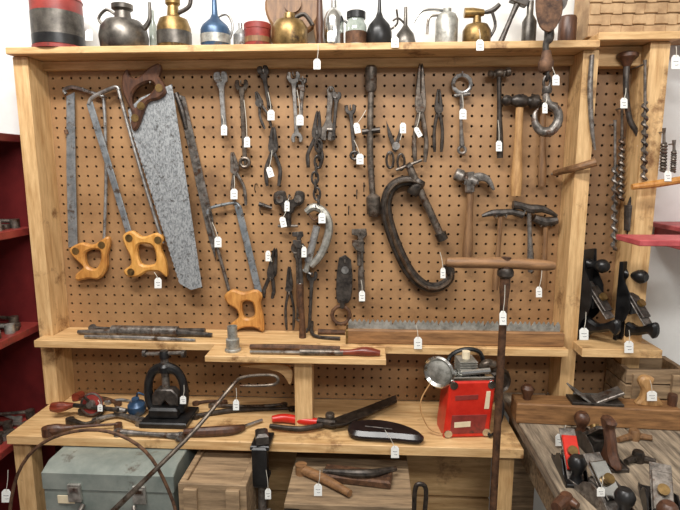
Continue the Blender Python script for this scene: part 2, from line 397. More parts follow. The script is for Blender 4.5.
o.plate([(234,205),(241,205),(262,292),(256,296)],M['blue'],-.018,.005,1)
o.plate([(224,296),(232,290),(243,293),(256,290),(262,296),(260,304),(263,318),(263,332),(254,328),(243,328),(233,332),(230,325),(238,318),(236,310),(227,304)],M['orange'],-.01,.02,4,holes=[[(242,303),(252,303),(254,316),(244,318)]],b=.005)
o.hook(222,206,-.024); o.done()
tag(158,283,154,272,-.045); tag(218,242,212,222,-.03)
# ---------------- wrench row ----------------
wr_adj((220,72),(224,132),6,'steel'); tag(224,130,222,115,-.03,w=6)
wr_open((241,80),(245,168),6,'iron2',both=False); tag(247,142,244,100,-.03,w=0+6)
pliers((232,153),(241,206),6,6,'iron2'); tag(234,194,234,175,-.034)
wr_adj((262,66),(270,110),5,'iron'); pliers((256,92),(268,128),5,4,'iron'); tag(271,115,268,92,-.034)
pliers((273,128),(273,186),7,7,'iron',jl=.35); tag(270,172,272,150,-.034,w=6,rot=.3)
wr_open((293,72),(297,142),6,'steel'); tag(300,120,297,90,-.034,w=7)
monkey((303,78),(300,128),4,'iron2')
wr_adj((327,140),(331,86),7,'iron2'); wr_adj((337,92),(333,140),4,'iron',-.026)
pliers((318,112),(314,168),7,7,'iron',-.018,jl=.4)
tag(317,64,318,44,-.11,rot=0)
wr_open((350,105),(355,160),5,'iron',both=False); tag(360,159,354,140,-.034)
o=O('lug_wrench')
o.T([(371,68),(371,90),(370,150),(373,200)],[3.2,3,3.2,3],M['iron2'],-.02,12)
o.lathe(B(373,194,-.02),B(374,216,-.02)-B(373,194,-.02),[(3.5,0),(7,3),(7,19),(5,22)],M['iron2'],16,px(0))
o.lathe(B(371,92,-.02),B(371,68,-.02)-B(371,92,-.02),[(4,0),(5.5,3),(5.5,22),(4,24)],M['iron2'],16,px(0))
o.T([(362,132),(380,130)],3,M['iron'],-.02); o.hook(371,80,-.02); o.done()
tag(357,128,366,110,-.034,w=6,rot=.2)
o=O('tin_snips')
o.plate([(386,120),(392,134),(398,150),(394,152),(388,136)],M['iron'],-.014,.004,1); o.plate([(402,120),(398,134),(392,150),(396,153),(401,136)],M['iron'],-.018,.004,1)
for a,b in ((390,160),(401,162)):
    o.T([(a+5*math.cos(t)*.7,b+8*math.sin(t)) for t in [i*math.pi/5 for i in range(10)]],1.2,M['iron'],-.018,8,2,True)
o.disc(396,146,2.5,M['steel'],-.02,.006); o.hook(390,154,-.022); o.done(); tag(403,128,400,140,-.034,w=6)
pliers((421,66),(420,162),8,6,'iron2',jl=.42,name='long_nose_pliers')
pliers((439,90),(438,152),6,4,'iron',jl=.3,name='slim_pliers')
o=O('ring_spanner'); o.ring(462,84,9,2,M['steel'],-.018); o.T([(462,93),(461,120),(462,146)],[2.2,1.5,2.6],M['iron2'],-.018); o.ring(462,150,3.5,1.5,M['iron2'],-.018); o.T([(454,96),(470,94)],1.8,M['iron2'],-.018); o.hook(462,75,-.02); o.done(); tag(463,114,462,94,-.032)
tag(418,132,420,112,-.036,w=5,rot=.5)
def hammer(name,hc,he,hw,parts,hm,y=-.028):
    o=O(name); f,L=loc(hc,he)
    o.T([f(-3,0),f(L*.15,0),f(L*.45,0),f(L*.8,0),f(L,0)],[hw*.75,hw*.7,hw*.72,hw*1.05,hw*.9],M[hm],y,12,4,flat=.7)
    parts(o,y); o.hook(hc[0]-hw-1.5,hc[1]+4,y); o.hook(hc[0]+hw+1.5,hc[1]+4,y); o.done()
def ballp(u,v,s,m='iron',ang=0):
    def g(o,y):
        a=Vector((math.cos(ang),0,math.sin(ang))); k=px(y)*s
        o.lathe(B(u,v,y)-a*15*k,a,[(.5,0),(3,.7),(4.6,3),(4.2,6),(3,8),(5,11),(5.6,15),(5,19),(3.6,21),(4,23),(5.8,24.5),(5.8,29),(5,30)],M[m],16,k)
    return g
hammer('machinist_hammer',(499,73),(500,158),3.2,ballp(499,73,.72,'iron2',.1),'iron')
tag(499,146,498,120,-.04,w=6)
hammer('ball_peen_hammer',(520,101),(516,196),5.2,ballp(520,101,1.15,'iron',-.05),'hick')
hammer('cross_peen_hammer',(543,104),(542,186),4,lambda o,y:o.T([(535,97),(540,104),(546,105),(556,108)],[2,4,4.5,5],M['iron'],y,4,1),'hickd',-.018)
def claw(o,y):
    o.lathe(B(476,182,y),B(453,173,y)-B(476,182,y),[(5.5,0),(5.8,5),(4,10),(4,12),(6.3,15),(6.3,20),(5.5,22)],M['iron2'],16,px(y))
    for dy in (-.006,.006):
        o.T([(472,180,y+dy*.5),(480,177,y+dy),(488,180,y+dy*1.3),(494,190,y+dy*1.5)],[5.5,4.4,3,1.2],M['iron2'],y,8,4,flat=.45)
    o.T([(469,172),(470,192)],[5.2,4.6],M['iron2'],y,8,1)
hammer('claw_hammer',(471,180),(467,264),5,claw,'hickd',-.03)
hammer('tack_hammer',(501,213),(495,290),3.4,lambda o,y:(o.T([(482,216),(492,213),(501,213),(512,212),(523,215)],[1.6,3.2,3.8,3,3.8],M['iron'],y,8,2)),'hickd')
hammer('upholstery_hammer',(529,209),(531,272),3.2,lambda o,y:(o.T([(513,205),(522,206),(530,209),(543,209),(557,216)],[4.5,3.5,4.5,3.5,1.6],M['iron'],y,8,2)),'iron2',-.03)
hammer('riveting_hammer',(546,222),(543,290),3.6,lambda o,y:(o.T([(534,218),(545,222),(557,220)],[4,5,4.2],M['iron'],y,8,2)),'hickd',-.022)
tag(539,292,542,270,-.05,w=6)
o=O('file_handle'); p=[B(555,173,-.03),B(575,168,-.09),B(596,162,-.11)]
o.tube(p,[.008,.009,.010],M['hickx'],10); o.tube([B(552,174,-.0005),B(556,173,-.035)],.003,M['steel'],6); o.done()
# chain hoist hook
o=O('chain_hoist_hook')
y=-.15
def link(o,u,v,y,fl):
    c=B(u,v,y); k=px(y); pts=[]
    for i in range(10):
        a=i*math.pi/5; pts.append(c+Vector(((3.2*math.cos(a)*k) if fl else 0,0 if fl else 3.2*math.cos(a)*k,6*math.sin(a)*k)))
    o.tube(pts,1.3*k,M['iron'],6,2,True)
for i in range(4): link(o,549,-52+i*9,y,i%2)
o.plate([(538,-12),(549,-20),(560,-12),(563,10),(557,26),(549,32),(540,26),(536,8)],M['rust'],y+.02,.006,3)
o.plate([(538,-12),(549,-20),(560,-12),(563,10),(557,26),(549,32),(540,26),(536,8)],M['rust'],y-.012,.006,3)
o.lathe(B(550,4,y+.02),(0,-1,0),[(12,0),(9,5),(12,12)],M['iron'],20,px(y)); o.lathe(B(550,4,y+.03),(0,-1,0),[(4,0),(4,19),(3,20)],M['iron'],12,px(y))
o.T([(549,26),(549,38),(546,44),(546,52)],[4,4.5,3,3],M['iron'],y)
o.lathe(B(546,62,y),(0,0,1),[(5,-9),(7,-6),(7,0),(5,4),(4,10)],M['rust'],16,px(y))
for i in range(2): link(o,547,74+i*8,y,i%2)
o.T([(547,88),(546,97),(549,104),(557,110),(558,121),(551,131),(541,131),(535,123),(535,114),(538,109)],[2.6,3.4,3.6,4,4.4,4.8,4.4,3.4,2.2,.9],M['iron2'],y,12,4)
o.lathe(B(547,90,y),(0,0,1),[(4.2,-3),(4.8,0),(4.2,3)],M['iron'],12,px(y))
c=B(549,-52,y); o.tube([c,Vector((c.x,c.y,2.8))],.004,M['iron'],8)
o.done(); tag(556,80,548,60,y-.012); tag(545,108,547,96,y-.02,w=5)
# ---------------- big C clamp (ribbed forged frame) ----------------
o=O('c_clamp')
path=[(421,184),(410,181),(398,183),(389,192),(386,208),(390,228),(399,252),(411,274),(425,286),(438,287),(449,280),(451,271)]
o.T(path,[3.6,5,5.4,5.6,5.6,5.7,5.8,5.8,5.6,5.2,4.4,3.6],M['iron'],-.03,8,4,flat=.55)
o.T(path,[1.8,2,2,2,2,2,2,2,2,2,1.8,1.5],M['iron2'],-.03,8,4,flat=4.2)
o.lathe(B(413,192,-.03),B(423,176,-.03)-B(413,192,-.03),[(5,-3),(6.4,0),(6.4,11),(5,14)],M['iron'],14,px(0))
o.thread(B(409,166,-.03),B(441,236,-.03),.0072,M['iron2'],.0048)
o.T([(440,233),(443,240)],[6,5.5],M['iron'],-.03,12,1)
o.T([(448,264),(451,274)],[5.5,4.5],M['iron'],-.03,12,1)
o.T([(396,170),(422,160)],1.6,M['iron2'],-.03); o.T([(408,168),(412,165)],4,M['iron'],-.03)
o.hook(398,182,-.05); o.done(); tag(443,273,440,252,-.06,w=0+5)
o=O('small_c_clamp')
o.T([(306,212),(314,207),(324,212),(329,224),(327,240),(320,256),(311,266)],[3,4,4,4.2,4.2,4,3.5],M['galv'],-.03,8,4)
o.thread(B(308,262,-.03),B(317,226,-.03),.0045,M['steel'],.003); o.T([(303,270),(311,274)],1.3,M['steel'],-.03); o.T([(306,272),(309,260)],3,M['galv'],-.03)
o.hook(316,208,-.04); o.done()
o=O('rusty_chain')
for i in range(9): link(o,317+math.sin(i*.9)*2,138+i*8,-.03,i%2)
o.hook(317,134,-.034); o.tube([B(317,206,-.03),B(320,214,-.03),B(314,220,-.03),B(309,214,-.03)],.003,M['rust']); o.done()
tag(322,218,318,205,-.05)
o=O('pipe_cutter')
o.plate([(274,193),(284,191),(287,199),(293,199),(296,191),(304,193),(303,203),(295,208),(292,214),(284,214),(280,206),(274,204)],M['iron'],-.014,.016,3,b=.004)
o.T([(288,212),(288,226)],3.5,M['iron'],-.022); o.T([(278,226),(298,226)],1.5,M['iron2'],-.022); o.disc(280,199,3,M['iron2'],-.03,.006); o.disc(298,199,3,M['iron2'],-.03,.006)
o.hook(289,198,-.034); o.done(); tag(283,222,287,208,-.04,w=6,rot=.2); tag(287,206,289,196,-.038,w=5)
pliers((275,250),(268,298),7,5,'iron',jl=.5,name='nippers')
tag(268,256,272,262,-.034,w=0+5)
wr_adj((298,244),(299,322),6,'iron2',-.02); pliers((289,268),(290,330),5,4,'iron',-.014); wr_open((312,272),(309,336),5,'iron',-.014)
monkey((298,232),(302,300),5,'iron',None,-.034)
o=O('brace_ratchet'); o.T([(300,284),(300,300),(302,318),(303,350)],[3.5,4,3,4.5],M['rust'],-.06); o.T([(300,284,-.0005),(300,284,-.06)],1,M['steel'],-.03); o.T([(303,340),(303,356)],[4,5],M['iron'],-.06); o.done()
tag(304,252,302,245,-.055,w=5)
o=O('putty_scraper')
o.plate([(339,258),(351,260),(352,292),(348,303),(338,303),(336,290)],M['iron'],-.014,.008,2)
o.ring(341,315,9,2,M['rust'],-.02); o.T([(343,300),(342,308)],3,M['iron'],-.02); o.disc(345,270,2,M['steel'],-.022,.003); o.hook(345,262,-.024); o.done()
monkey((360,229),(362,302),7,'iron2',None); tag(362,296,361,280,-.04,w=6)
for u,v in ((357,190),(364,183),(257,184),(262,205),(430,212),(349,206)):
    o=O('cup_hook'); c=B(u,v,0); o.tube([c+Vector((0,-.0005,0)),c+Vector((0,-.02,0)),c+Vector((0,-.03,-.012)),c+Vector((0,-.02,-.022))],.0015,M['iron'],6); o.done()
o=O('small_pry_bar'); o.T([(259,204),(272,208)],[2.5,1.6],M['iron'],-.012); o.hook(264,206,-.014); o.done()
# ---------------- right narrow section ----------------
o=O('auger_brace')
o.T([(627,62),(626,90),(630,120),(640,140),(641,180),(630,205),(630,235),(629,270)],[3,2.6,2.6,2.6,2.6,2.6,3,2],M['iron'],-.05)
o.T([(640,142),(641,178)],[4,5],M['brown'],-.05,12); o.lathe(B(627,62,-.05),(0,0,1),[(3,-4),(5,0),(9,4),(9,7),(4,9)],M['brown'],16,px(0)); 
o.T([(630,205),(630,230)],[5,5.5],M['iron'],-.05); o.tube([B(626,90,-.0005),B(626,90,-.05)],.003,M['steel'],6); o.done(); tag(624,103,626,88,-.058); tag(641,148,640,132,-.06,w=6,rot=.3)
def auger(name,u,v0,v1,y,r=3.2,m='steel'):
    o=O(name)
    a0=v0+(v1-v0)*.35
    o.T([(u,v0),(u,v0+6),(u,a0)],[1.8,1.3,1.4],M[m],y,8,1); c0=B(u,a0,y); c1=B(u-1,v1,y); k=px(y); pts=[]
    for i in range(90):
        t=i/89; a=t*math.pi*2*9; p=c0.lerp(c1,t); pts.append(p+Vector((math.cos(a)*r*k*.6,math.sin(a)*r*k*.6,0)))
    o.tube(pts,r*k*.45,M[m],6,1); o.tube([c0,c1],r*k*.35,M[m],6,1)
    c=B(u,v0+4,y); o.tube([Vector((c.x,-.0005 if u<650 else YP+.002,c.z)),c],.002,M['steel'],6); o.done()
auger('auger_bit',622,104,200,-.03,m='iron2'); auger('auger_bit',645,60,180,-.09,m='iron2'); auger('auger_bit',615,120,250,-.03,m='iron2')
auger('auger_bit',664,128,172,-.10,m='iron2'); auger('auger_bit',674,140,172,-.10,2.6,m='iron2')
o=O('red_painted_shelf'); q=B(660,238,-.3); z=q.z; a=Q(630,-.30,z).x; o.bx(a,a+.5,-.34,-.24,z-.012,z,M['pinkr']); o.bx(xs1+.06,a+.5,-.24,.059,z-.012,z,M['pinkr'])
o.bx(xs1+.08,xs1+.10,-.32,.059,z-.06,z-.012,M['pinkr']); o.done()
o=O('wooden_gauge_handle'); 
o.tube([B(632,187,-.12),B(655,184,-.12),B(680,180,-.12)],[.007,.009,.009],M['orange'],10); o.tube([B(652,185,-.12),B(652,183,YP)],.003,M['steel'],6); o.done()
tag(668,176,668,160,-.13,w=7); tag(676,62,676,46,-.12,w=9,h=14)
o=O('draw_knife'); o.T([(592,55),(590,90),(592,130),(595,150)],[2,2.5,2,1],M['iron2'],YP-.008); p=B(591,60,YP); o.tube([Vector((p.x,YP,p.z)),Vector((p.x,YP-.012,p.z))],.002,M['steel']); o.done()
# ---------------- hand planes ----------------
def hand_plane(name,pos,rot,L=.24,w=.06,bm='iron',wm='brown',cap='steel',lift=0,tote=True):
    mx=Matrix.Translation(Vector(pos))@rot.to_4x4(); o=O(name,mx)
    o.box((0,0,.004),(L,w,.008),M[bm])
    prof=cat([(-L/2,0),(L/2,0),(L/2,.010),(.3*L,.014),(.12*L,.036),(-.05*L,.04),(-.2*L,.03),(-.3*L,.012),(-L/2,.010)],1,True)
    for s in (1,-1):
        mm=Matrix.Translation((0,s*(w/2)-.0015,0))@Matrix(((1,0,0,0),(0,0,1,0),(0,1,0,0),(0,0,0,1)))
        o.plate3([prof],.003,M[bm],mm,.0005)
    o.box((-.03*L-.0,0,.042),(.105,w*.72,.003),M['iron2'],Matrix.Rotation(math.radians(40),3,'Y'))
    o.box((-.03*L+.004,0,.046),(.07,w*.66,.008),M[cap],Matrix.Rotation(math.radians(40),3,'Y'),.003)
    o.box((-.04*L,0,.022),(.04,w*.6,.03),M[bm])
    o.lathe((-.03*L+.008,0,.05),(.64,0,.77),[(.008,0),(.008,.006),(.005,.008)],M['brass'],14)
    o.lathe((.34*L,0,.008),(0,0,1),[(.014,0),(.012,.004),(.008,.012),(.009,.018),(.016,.028),(.018,.038),(.014,.047),(.005,.051)],M[wm],18)
    if tote:
        P=cat([(-.03,0),(.022,0),(.018,.02),(.012,.04),(.02,.06),(.034,.082),(.028,.092),(.008,.094),(-.006,.085),(.002,.072),(-.008,.05),(-.016,.025),(-.032,.010)],3,True)
        P=[(-.34*L+a,.008+b) for a,b in P]
        o.plate3([P],.022,M[wm],Matrix.Translation((0,-.011,0))@Matrix(((1,0,0,0),(0,0,1,0),(0,1,0,0),(0,0,0,1))),.006)
    o.done()
def Rz(d): return Matrix.Rotation(math.radians(d),3,'Z')
Rst=Matrix(((0,1,0),(0,0,-1),(1,0,0)))
z=zr+.119
hand_plane('standing_bench_plane',(Q(586,-.07,z).x,-.055,z),Rz(35)@Rst,.235,.05,'black','black','iron')
z=zr+.104
hand_plane('standing_jack_plane',(Q(625,-.07,z).x,-.055,z),Rz(28)@Rst,.205,.044,'black','black','iron')
tag(584,334,586,312,-.15,w=9,h=12); tag(629,347,629,330,-.15,w=9,h=12)
# ---------------- items on tool shelf ----------------
z=zs
o=O('grease_gun'); r=.009
o.tube([Q(78,-.07,z+r),Q(110,-.07,z+r),Q(150,-.07,z+r)],[r*.6,r,r],M['iron2']); o.tube([Q(112,-.07,z+.0145),Q(178,-.07,z+.0145)],.0145,M['iron2'],14,1); o.tube([Q(178,-.07,z+.012),Q(192,-.07,z+.01),Q(212,-.07,z+.006)],[.012,.008,.006],M['iron'])
o.done()
o=O('cold_chisel'); o.tube([Q(85,-.10,z+.006),Q(150,-.105,z+.006),Q(195,-.11,z+.004)],[.005,.006,.004],M['steel']); o.done()
o=O('nail_puller'); o.tube([Q(92,-.035,z+.012),Q(100,-.03,z+.006),Q(160,-.03,z+.006),Q(205,-.035,z+.007)],[.011,.006,.005,.007],M['iron']); o.done()
p=Q(233,-.16,zk)
o=O('galvanised_pipe_socket'); o.lathe(p,(0,0,1),[(8.5,0),(8.5,2),(7,3),(7,13),(5.2,14),(5.2,27),(4.3,27),(4.3,14)],M['galv'],20,px(-.16)); o.done()
o=O('yankee_screwdriver')
r=.007; o.tube([Q(250,-.185,zk+r),Q(300,-.183,zk+r)],[.004,.0045],M['steel'],8,1); o.tube([Q(300,-.183,zk+.008),Q(343,-.181,zk+.008)],.008,M['iron2'],12,1); o.tube([Q(340,-.181,zk+.0085),Q(350,-.181,zk+.009),Q(366,-.181,zk+.0115),Q(380,-.181,zk+.008)],[.008,.007,.0115,.007],M['redwood'],12); o.done()
o=O('ratchet_handle'); o.tube([Q(250,-.15,zk+.008),Q(290,-.15,zk+.008),Q(340,-.15,zk+.007)],[.006,.008,.006],M['rust']); o.done()
o=O('paint_roller_frame'); o.tube([B(312,322,-.01),Q(314,-.06,z+.006),Q(340,-.08,z+.006)],.005,M['iron']); o.tube([Q(318,-.03,z+.008),Q(345,-.03,z+.007)],[.008,.006],M['rust']); o.done()
o=O('wooden_spirit_level')
a=Q(346,-.11,z).x; b=xr0-.006; o.bx(a,b,-.105,-.06,z,z+.038,M['beam'],.003); o.box((a+.002,-.083,z+.019),(.006,.046,.038),M['brass']); o.done()
o=O('two_man_saw_blade')
zz=z+.038; x0=a+.005; x1=b-.008; n=46; top=[]
for i in range(n):
    x=x0+(x1-x0)*i/n; w=(x1-x0)/n
    top+=[(x,.017),(x+w*.5,.026)]
    if i%5==4: top+=[(x+w*.75,.010)]
o.plate3([[(x0,0),(x1,0),(x1,.017)]+top[::-1]],.003,M['galv'],Matrix(((1,0,0,0),(0,0,1,-.094),(0,1,0,zz),(0,0,0,1))),.0003)
o.tube([(x0,-.080,zz+.006),((x0+x1)/2,-.080,zz+.006),(x1,-.080,zz+.006)],.006,M['rust'],8,1); o.done()
tag(418,343,416,325,-.125,w=8,h=12)
# ---------------- bench items ----------------
z=zb
o=O('pipe_vise')
c=Q(168,-.15,z); X=lambda u:Q(u,-.15,z+.06).x
o.bx(X(146),X(192),-.20,-.10,z,z+.016,M['black'],.004)
o.box((c.x,-.15,z+.03),(.075,.06,.03),M['black'],None,.006)
for s in (-1,1):
    o.tube([(c.x+s*.035,-.15,z+.03),(c.x+s*.046,-.15,z+.055),(c.x+s*.046,-.15,z+.10),(c.x+s*.03,-.15,z+.135),(c.x,-.15,z+.145)],[.014,.012,.011,.012,.016],M['black'],10)
o.plate3([[(-.034,.045),(-.012,.045),(0,.06),(.012,.045),(.034,.045),(.034,.075),(.02,.09),(-.02,.09),(-.034,.075)]],.03,M['iron'],Matrix.Translation((c.x,-.165,z))@Matrix(((1,0,0,0),(0,0,1,0),(0,1,0,0),(0,0,0,1))),.003)
o.thread((c.x,-.15,z+.09),(c.x,-.15,z+.175),.009,M['iron2']); o.lathe((c.x,-.15,z+.135),(0,0,1),[(.018,0),(.018,.014),(.012,.02)],M['black'])
o.lathe((c.x,-.15,z+.17),(0,0,1),[(.012,0),(.013,.012),(.009,.02)],M['black']); o.tube([(c.x-.05,-.15,z+.18),(c.x+.05,-.15,z+.185)],.005,M['iron2'],8,1)
for s in (-1,1): o.lathe((c.x+s*.05,-.15,z+.182),(s,0,.05),[(.007,-.003),(.008,0),(.006,.005)],M['iron'])
o.done()
o=O('hand_drill')
P=lambda u,v,h=.03:G(u,v,z+h)
o.tube([P(52,407),P(60,407),P(74,405)],[.012,.014,.006],M['redwood']); o.tube([P(72,405),P(118,410)],.006,M['iron'],10,1)
q=P(92,404,.035); o.lathe(q,(0,-1,.3),[(.030,0),(.030,.004),(.026,.005),(.024,.002),(.012,.002),(.010,.012)],M['iron2'],26)
o.lathe(q,(0,-1,.3),[(.031,.001),(.031,.003)],M['rdd'],26)
o.tube([q,q+Vector((-.015,-.02,.035))],.004,M['iron'],8); o.lathe(q+Vector((-.015,-.02,.035)),(0,-1,.2),[(.006,0),(.010,.01),(.010,.02),(.006,.028)],M['redwood'])
o.tube([P(116,410,.02),P(126,411,.02)],[.011,.007],M['steel'],10,1); o.box(P(92,410,.012),(.06,.03,.024),M['iron'],None,.006); o.done()
for n,p,r,m in (('wooden_file_handle',[(48,430),(58,429),(75,427),(118,424)],[.012,.013,.005,.003],'brown'),('socket_wrench',[(96,420),(118,415),(140,421)],[.007,.006,.010],'iron2'),('cold_chisel',[(76,398),(104,399),(118,403)],[.006,.007,.004],'rust'),('half_round_file',[(196,416),(236,410),(292,408)],[.006,.007,.004],'iron'),('flat_file',[(212,405),(250,407),(284,404)],[.005,.006,.003],'iron2'),('box_wrench',[(118,432),(150,434),(180,436)],[.009,.005,.009],'iron2'),('center_punch',[(108,402),(122,400),(134,402)],[.005,.005,.003],'steel'),('ratchet_wrench',[(70,420),(86,424),(100,418)],[.009,.005,.007],'iron'),('offset_screwdriver',[(196,403),(212,401),(224,402)],[.005,.004,.005],'rust')):
    o=O(n); o.tube([G(u,v,z+max(r)) for u,v in p],r,M[m],10); o.lathe(G(*p[-1],z+max(r))-Vector((0,0,max(r))),(0,0,1),[(r[-1]*1.3,0),(r[-1]*1.3,max(r)+r[-1]*.6)],M[m],12)
    o.lathe(G(*p[0],z+max(r))-Vector((0,0,max(r))),(0,0,1),[(r[0]*1.2,0),(r[0]*1.2,max(r)+r[0]*.6)],M[m],12); o.done()
o=O('plumb_chalk_reel'); p=G(138,414,z); o.lathe(p,(0,-.2,1),[(.010,0),(.02,.006),(.025,.018),(.022,.032),(.012,.04),(.006,.043),(.006,.05)],M['bluep'],20); o.tube([p+Vector((0,0,.05)),p+Vector((.01,-.01,.065)),p+Vector((.03,0,.05))],.0025,M['bluep']); o.done()
o=O('leather_grip_screwdriver'); o.tube([G(184,432,z+.012),G(200,432,z+.012),G(232,430,z+.012),G(244,427,z+.010)],[.008,.012,.012,.007],M['brown']); o.tube([G(242,427,z+.01),G(262,420,z+.008)],.004,M['steel'],8,1); o.done()
o=O('grass_shears')
o.tube([G(272,419,z+.014),G(285,418,z+.014),G(305,421,z+.014),G(322,422,z+.014)],[.008,.011,.010,.009],M['rdp'],12); o.tube([G(270,426,z+.012),G(300,429,z+.012),G(322,425,z+.014)],[.006,.007,.007],M['iron'],10)
o.tube([G(318,422,z+.014),G(336,424,z+.016)],[.012,.011],M['iron'],10,1)
a=[G(u,v,z+.022) for u,v in ((330,426),(334,418),(362,408),(396,395),(397,401),(367,415),(345,424))]
o.plate3([[(p.x,p.y) for p in a]],.006,M['iron'],Matrix.Translation((0,0,z+.017)),.001)
o.lathe(G(330,424,z+.0),(0,0,1),[(.012,0),(.012,.026),(.009,.03)],M['iron2']); o.lathe(G(300,425,z+.0),(0,0,1),[(.010,0),(.010,.012)],M['iron2']); o.done()
o=O('leather_case')
pts=[(348,426),(352,421),(375,419),(400,423),(418,430),(424,435),(418,438),(395,436),(360,434),(350,431)]
a=[G(u,v,z+.022) for u,v in pts]; o.plate3([cat([(p.x,p.y) for p in a],4,True)],.024,M['leather'],Matrix.Translation((0,0,z+.001)),.009); 
o.tube([G(365,426,z+.025),G(392,429,z+.025)],.0010,M['iron2'],6,1); o.done()
tag(395,452,385,430,-.27,w=8,h=12)
o=O('bench_clamp')
x=Q(263,-.25,z).x
o.box((x,-.255,z+.006),(.045,.07,.012),M['black'],None,.003); o.box((x,-.285,z-.04),(.035,.022,.10),M['black'],None,.004); o.box((x,-.265,z-.085),(.03,.06,.014),M['iron'],None,.003)
o.thread((x,-.275,z-.17),(x,-.275,z-.03),.006,M['iron2']); o.tube([(x-.02,-.275,z-.165),(x+.02,-.275,z-.16)],.003,M['steel'],6,1)
o.box((x+.002,-.27,z+.025),(.03,.04,.03),M['iron'],Rz(15),.006); o.done(); tag(268,494,266,470,-.31,w=6)
# red engine unit
o=O('red_engine_unit')
a=G(443,436,z); b=G(491,441,z); cx=(a.x+b.x)/2; R=Rz(6); c=Vector((cx,-.165,z)); W=.112
def LR(x,y,zz): return c+R@Vector((x,y,zz))
mxr=Matrix.Translation(c)@R.to_4x4()@Matrix(((1,0,0,0),(0,0,1,-.038),(0,1,0,0),(0,0,0,1)))
o.plate3([cat([(-.060,0),(.050,0),(.054,.02),(.062,.125),(.058,.146),(-.044,.146),(-.050,.13),(-.060,.02)],1,True)],.076,M['rdp'],mxr,.005)
o.plate3([[(-.046,.012),(.038,.012),(.044,.06),(-.042,.06)]],.002,M['rdd'],Matrix.Translation((0,0,0))@mxr@Matrix.Translation((0,0,-.001)),.0005)
o.plate3([[(-.036,.028),(.004,.030),(.004,.044),(-.036,.042)]],.002,M['cream'],mxr@Matrix.Translation((0,0,-.0016)),.0003)
o.plate3([[(.036,.075),(.048,.075),(.050,.12),(.040,.12)]],.002,M['cream'],mxr@Matrix.Translation((0,0,-.0012)),.0003)
o.plate3([[(-.036,.098),(.02,.100),(.02,.112),(-.036,.110)]],.002,M['rdd'],mxr@Matrix.Translation((0,0,-.0012)),.0003)
for q_ in ((-.05,.012),(.044,.014),(.052,.136),(-.04,.136)): o.lathe(LR(q_[0],-.037,q_[1]),R@Vector((0,-1,0)),[(.004,0),(.004,.002),(.002,.003)],M['chrome'],10)
o.box(LR(.007,0,.150),(W*.92,.07,.010),M['chrome'],R,.003)
for i in range(6): o.box(LR(-.002,0,.158+i*.006),(.044,.052,.003),M['galv'],R,.001)
o.box(LR(-.002,0,.172),(.034,.042,.034),M['galv'],R,.002); o.lathe(LR(-.002,0,.19),(0,0,1),[(.010,0),(.010,.006),(.005,.007),(.005,.018)],M['cream'],14)
o.tube([LR(-.02,-.024,.162),LR(.05,-.024,.167)],.008,M['chrome'],10,1); o.tube([LR(.03,.0,.155),LR(.046,-.01,.18),LR(.066,-.01,.176)],.010,M['iron2'])
o.tube([LR(-.04,.02,.150),LR(-.036,.02,.188),LR(0,.02,.206),LR(.04,.02,.196),LR(.052,.02,.150)],.0055,M['black'],8)
q=LR(-.070,-.01,.160); ax=Vector((-.55,-1,.05)).normalized()
o.lathe(q,ax,[(.010,-.05),(.02,-.045),(.03,-.02),(.037,0),(.040,.004),(.036,.008),(.030,.002),(.018,-.010)],M['chrome'],28)
o.lathe(q,ax,[(.031,.001),(.02,.006),(.004,.008)],M['galv'],24)
o.tube([q-ax*.03,LR(-.045,0,.155),LR(-.02,0,.155)],.009,M['chrome'])
q2=LR(.082,0,.130); o.lathe(q2,(.35,-1,0),[(.012,-.03),(.028,-.02),(.034,0),(.028,.012),(.024,.006),(.012,.008)],M['iron'],24); o.tube([q2,LR(.04,0,.13)],.009,M['chrome'])
o.tube([LR(.08,0,.12),LR(.09,-.02,.06),LR(.07,-.03,.01),LR(.05,-.045,.008)],.004,M['black'])
o.tube([LR(-.08,.0,.14),LR(-.115,-.01,.08),LR(-.095,-.02,.02),LR(-.062,-.03,.008)],.0016,M['hick'])
o.done()
# ---------------- T-handle auger foreground ----------------
o=O('t_handle_auger'); y=-.36; hz=B(500,263,y).z; hx=Q(506,y,hz).x
xa=Q(446,y,hz).x; xb=Q(555,y,hz).x
o.tube([(xa,y,hz+.002),(xa+.02,y,hz),(hx,y,hz),(xb-.02,y,hz-.004),(xb,y,hz-.005)],[.008,.0105,.0115,.0105,.007],M['hickx'],14)
o.tube([(hx,y,hz+.012),(hx,y,hz-.05),(hx,y,hz-.08),(hx,y,.25)],[.010,.011,.0080,.0080],M['rust'],12,1)
o.lathe((hx,y,hz-.03),(0,0,1),[(.012,0),(.016,.005),(.016,.014),(.013,.02)],M['iron'])
pts=[(hx+.014*math.cos(i*.5),y+.014*math.sin(i*.5),.25-i*.002) for i in range(110)]
o.tube(pts,.005,M['iron'],6,1); o.tube([(hx,y,.25),(hx,y,.0)],.006,M['iron'],8,1); o.done(); tag(503,318,505,285,y-.012,w=7,h=14)
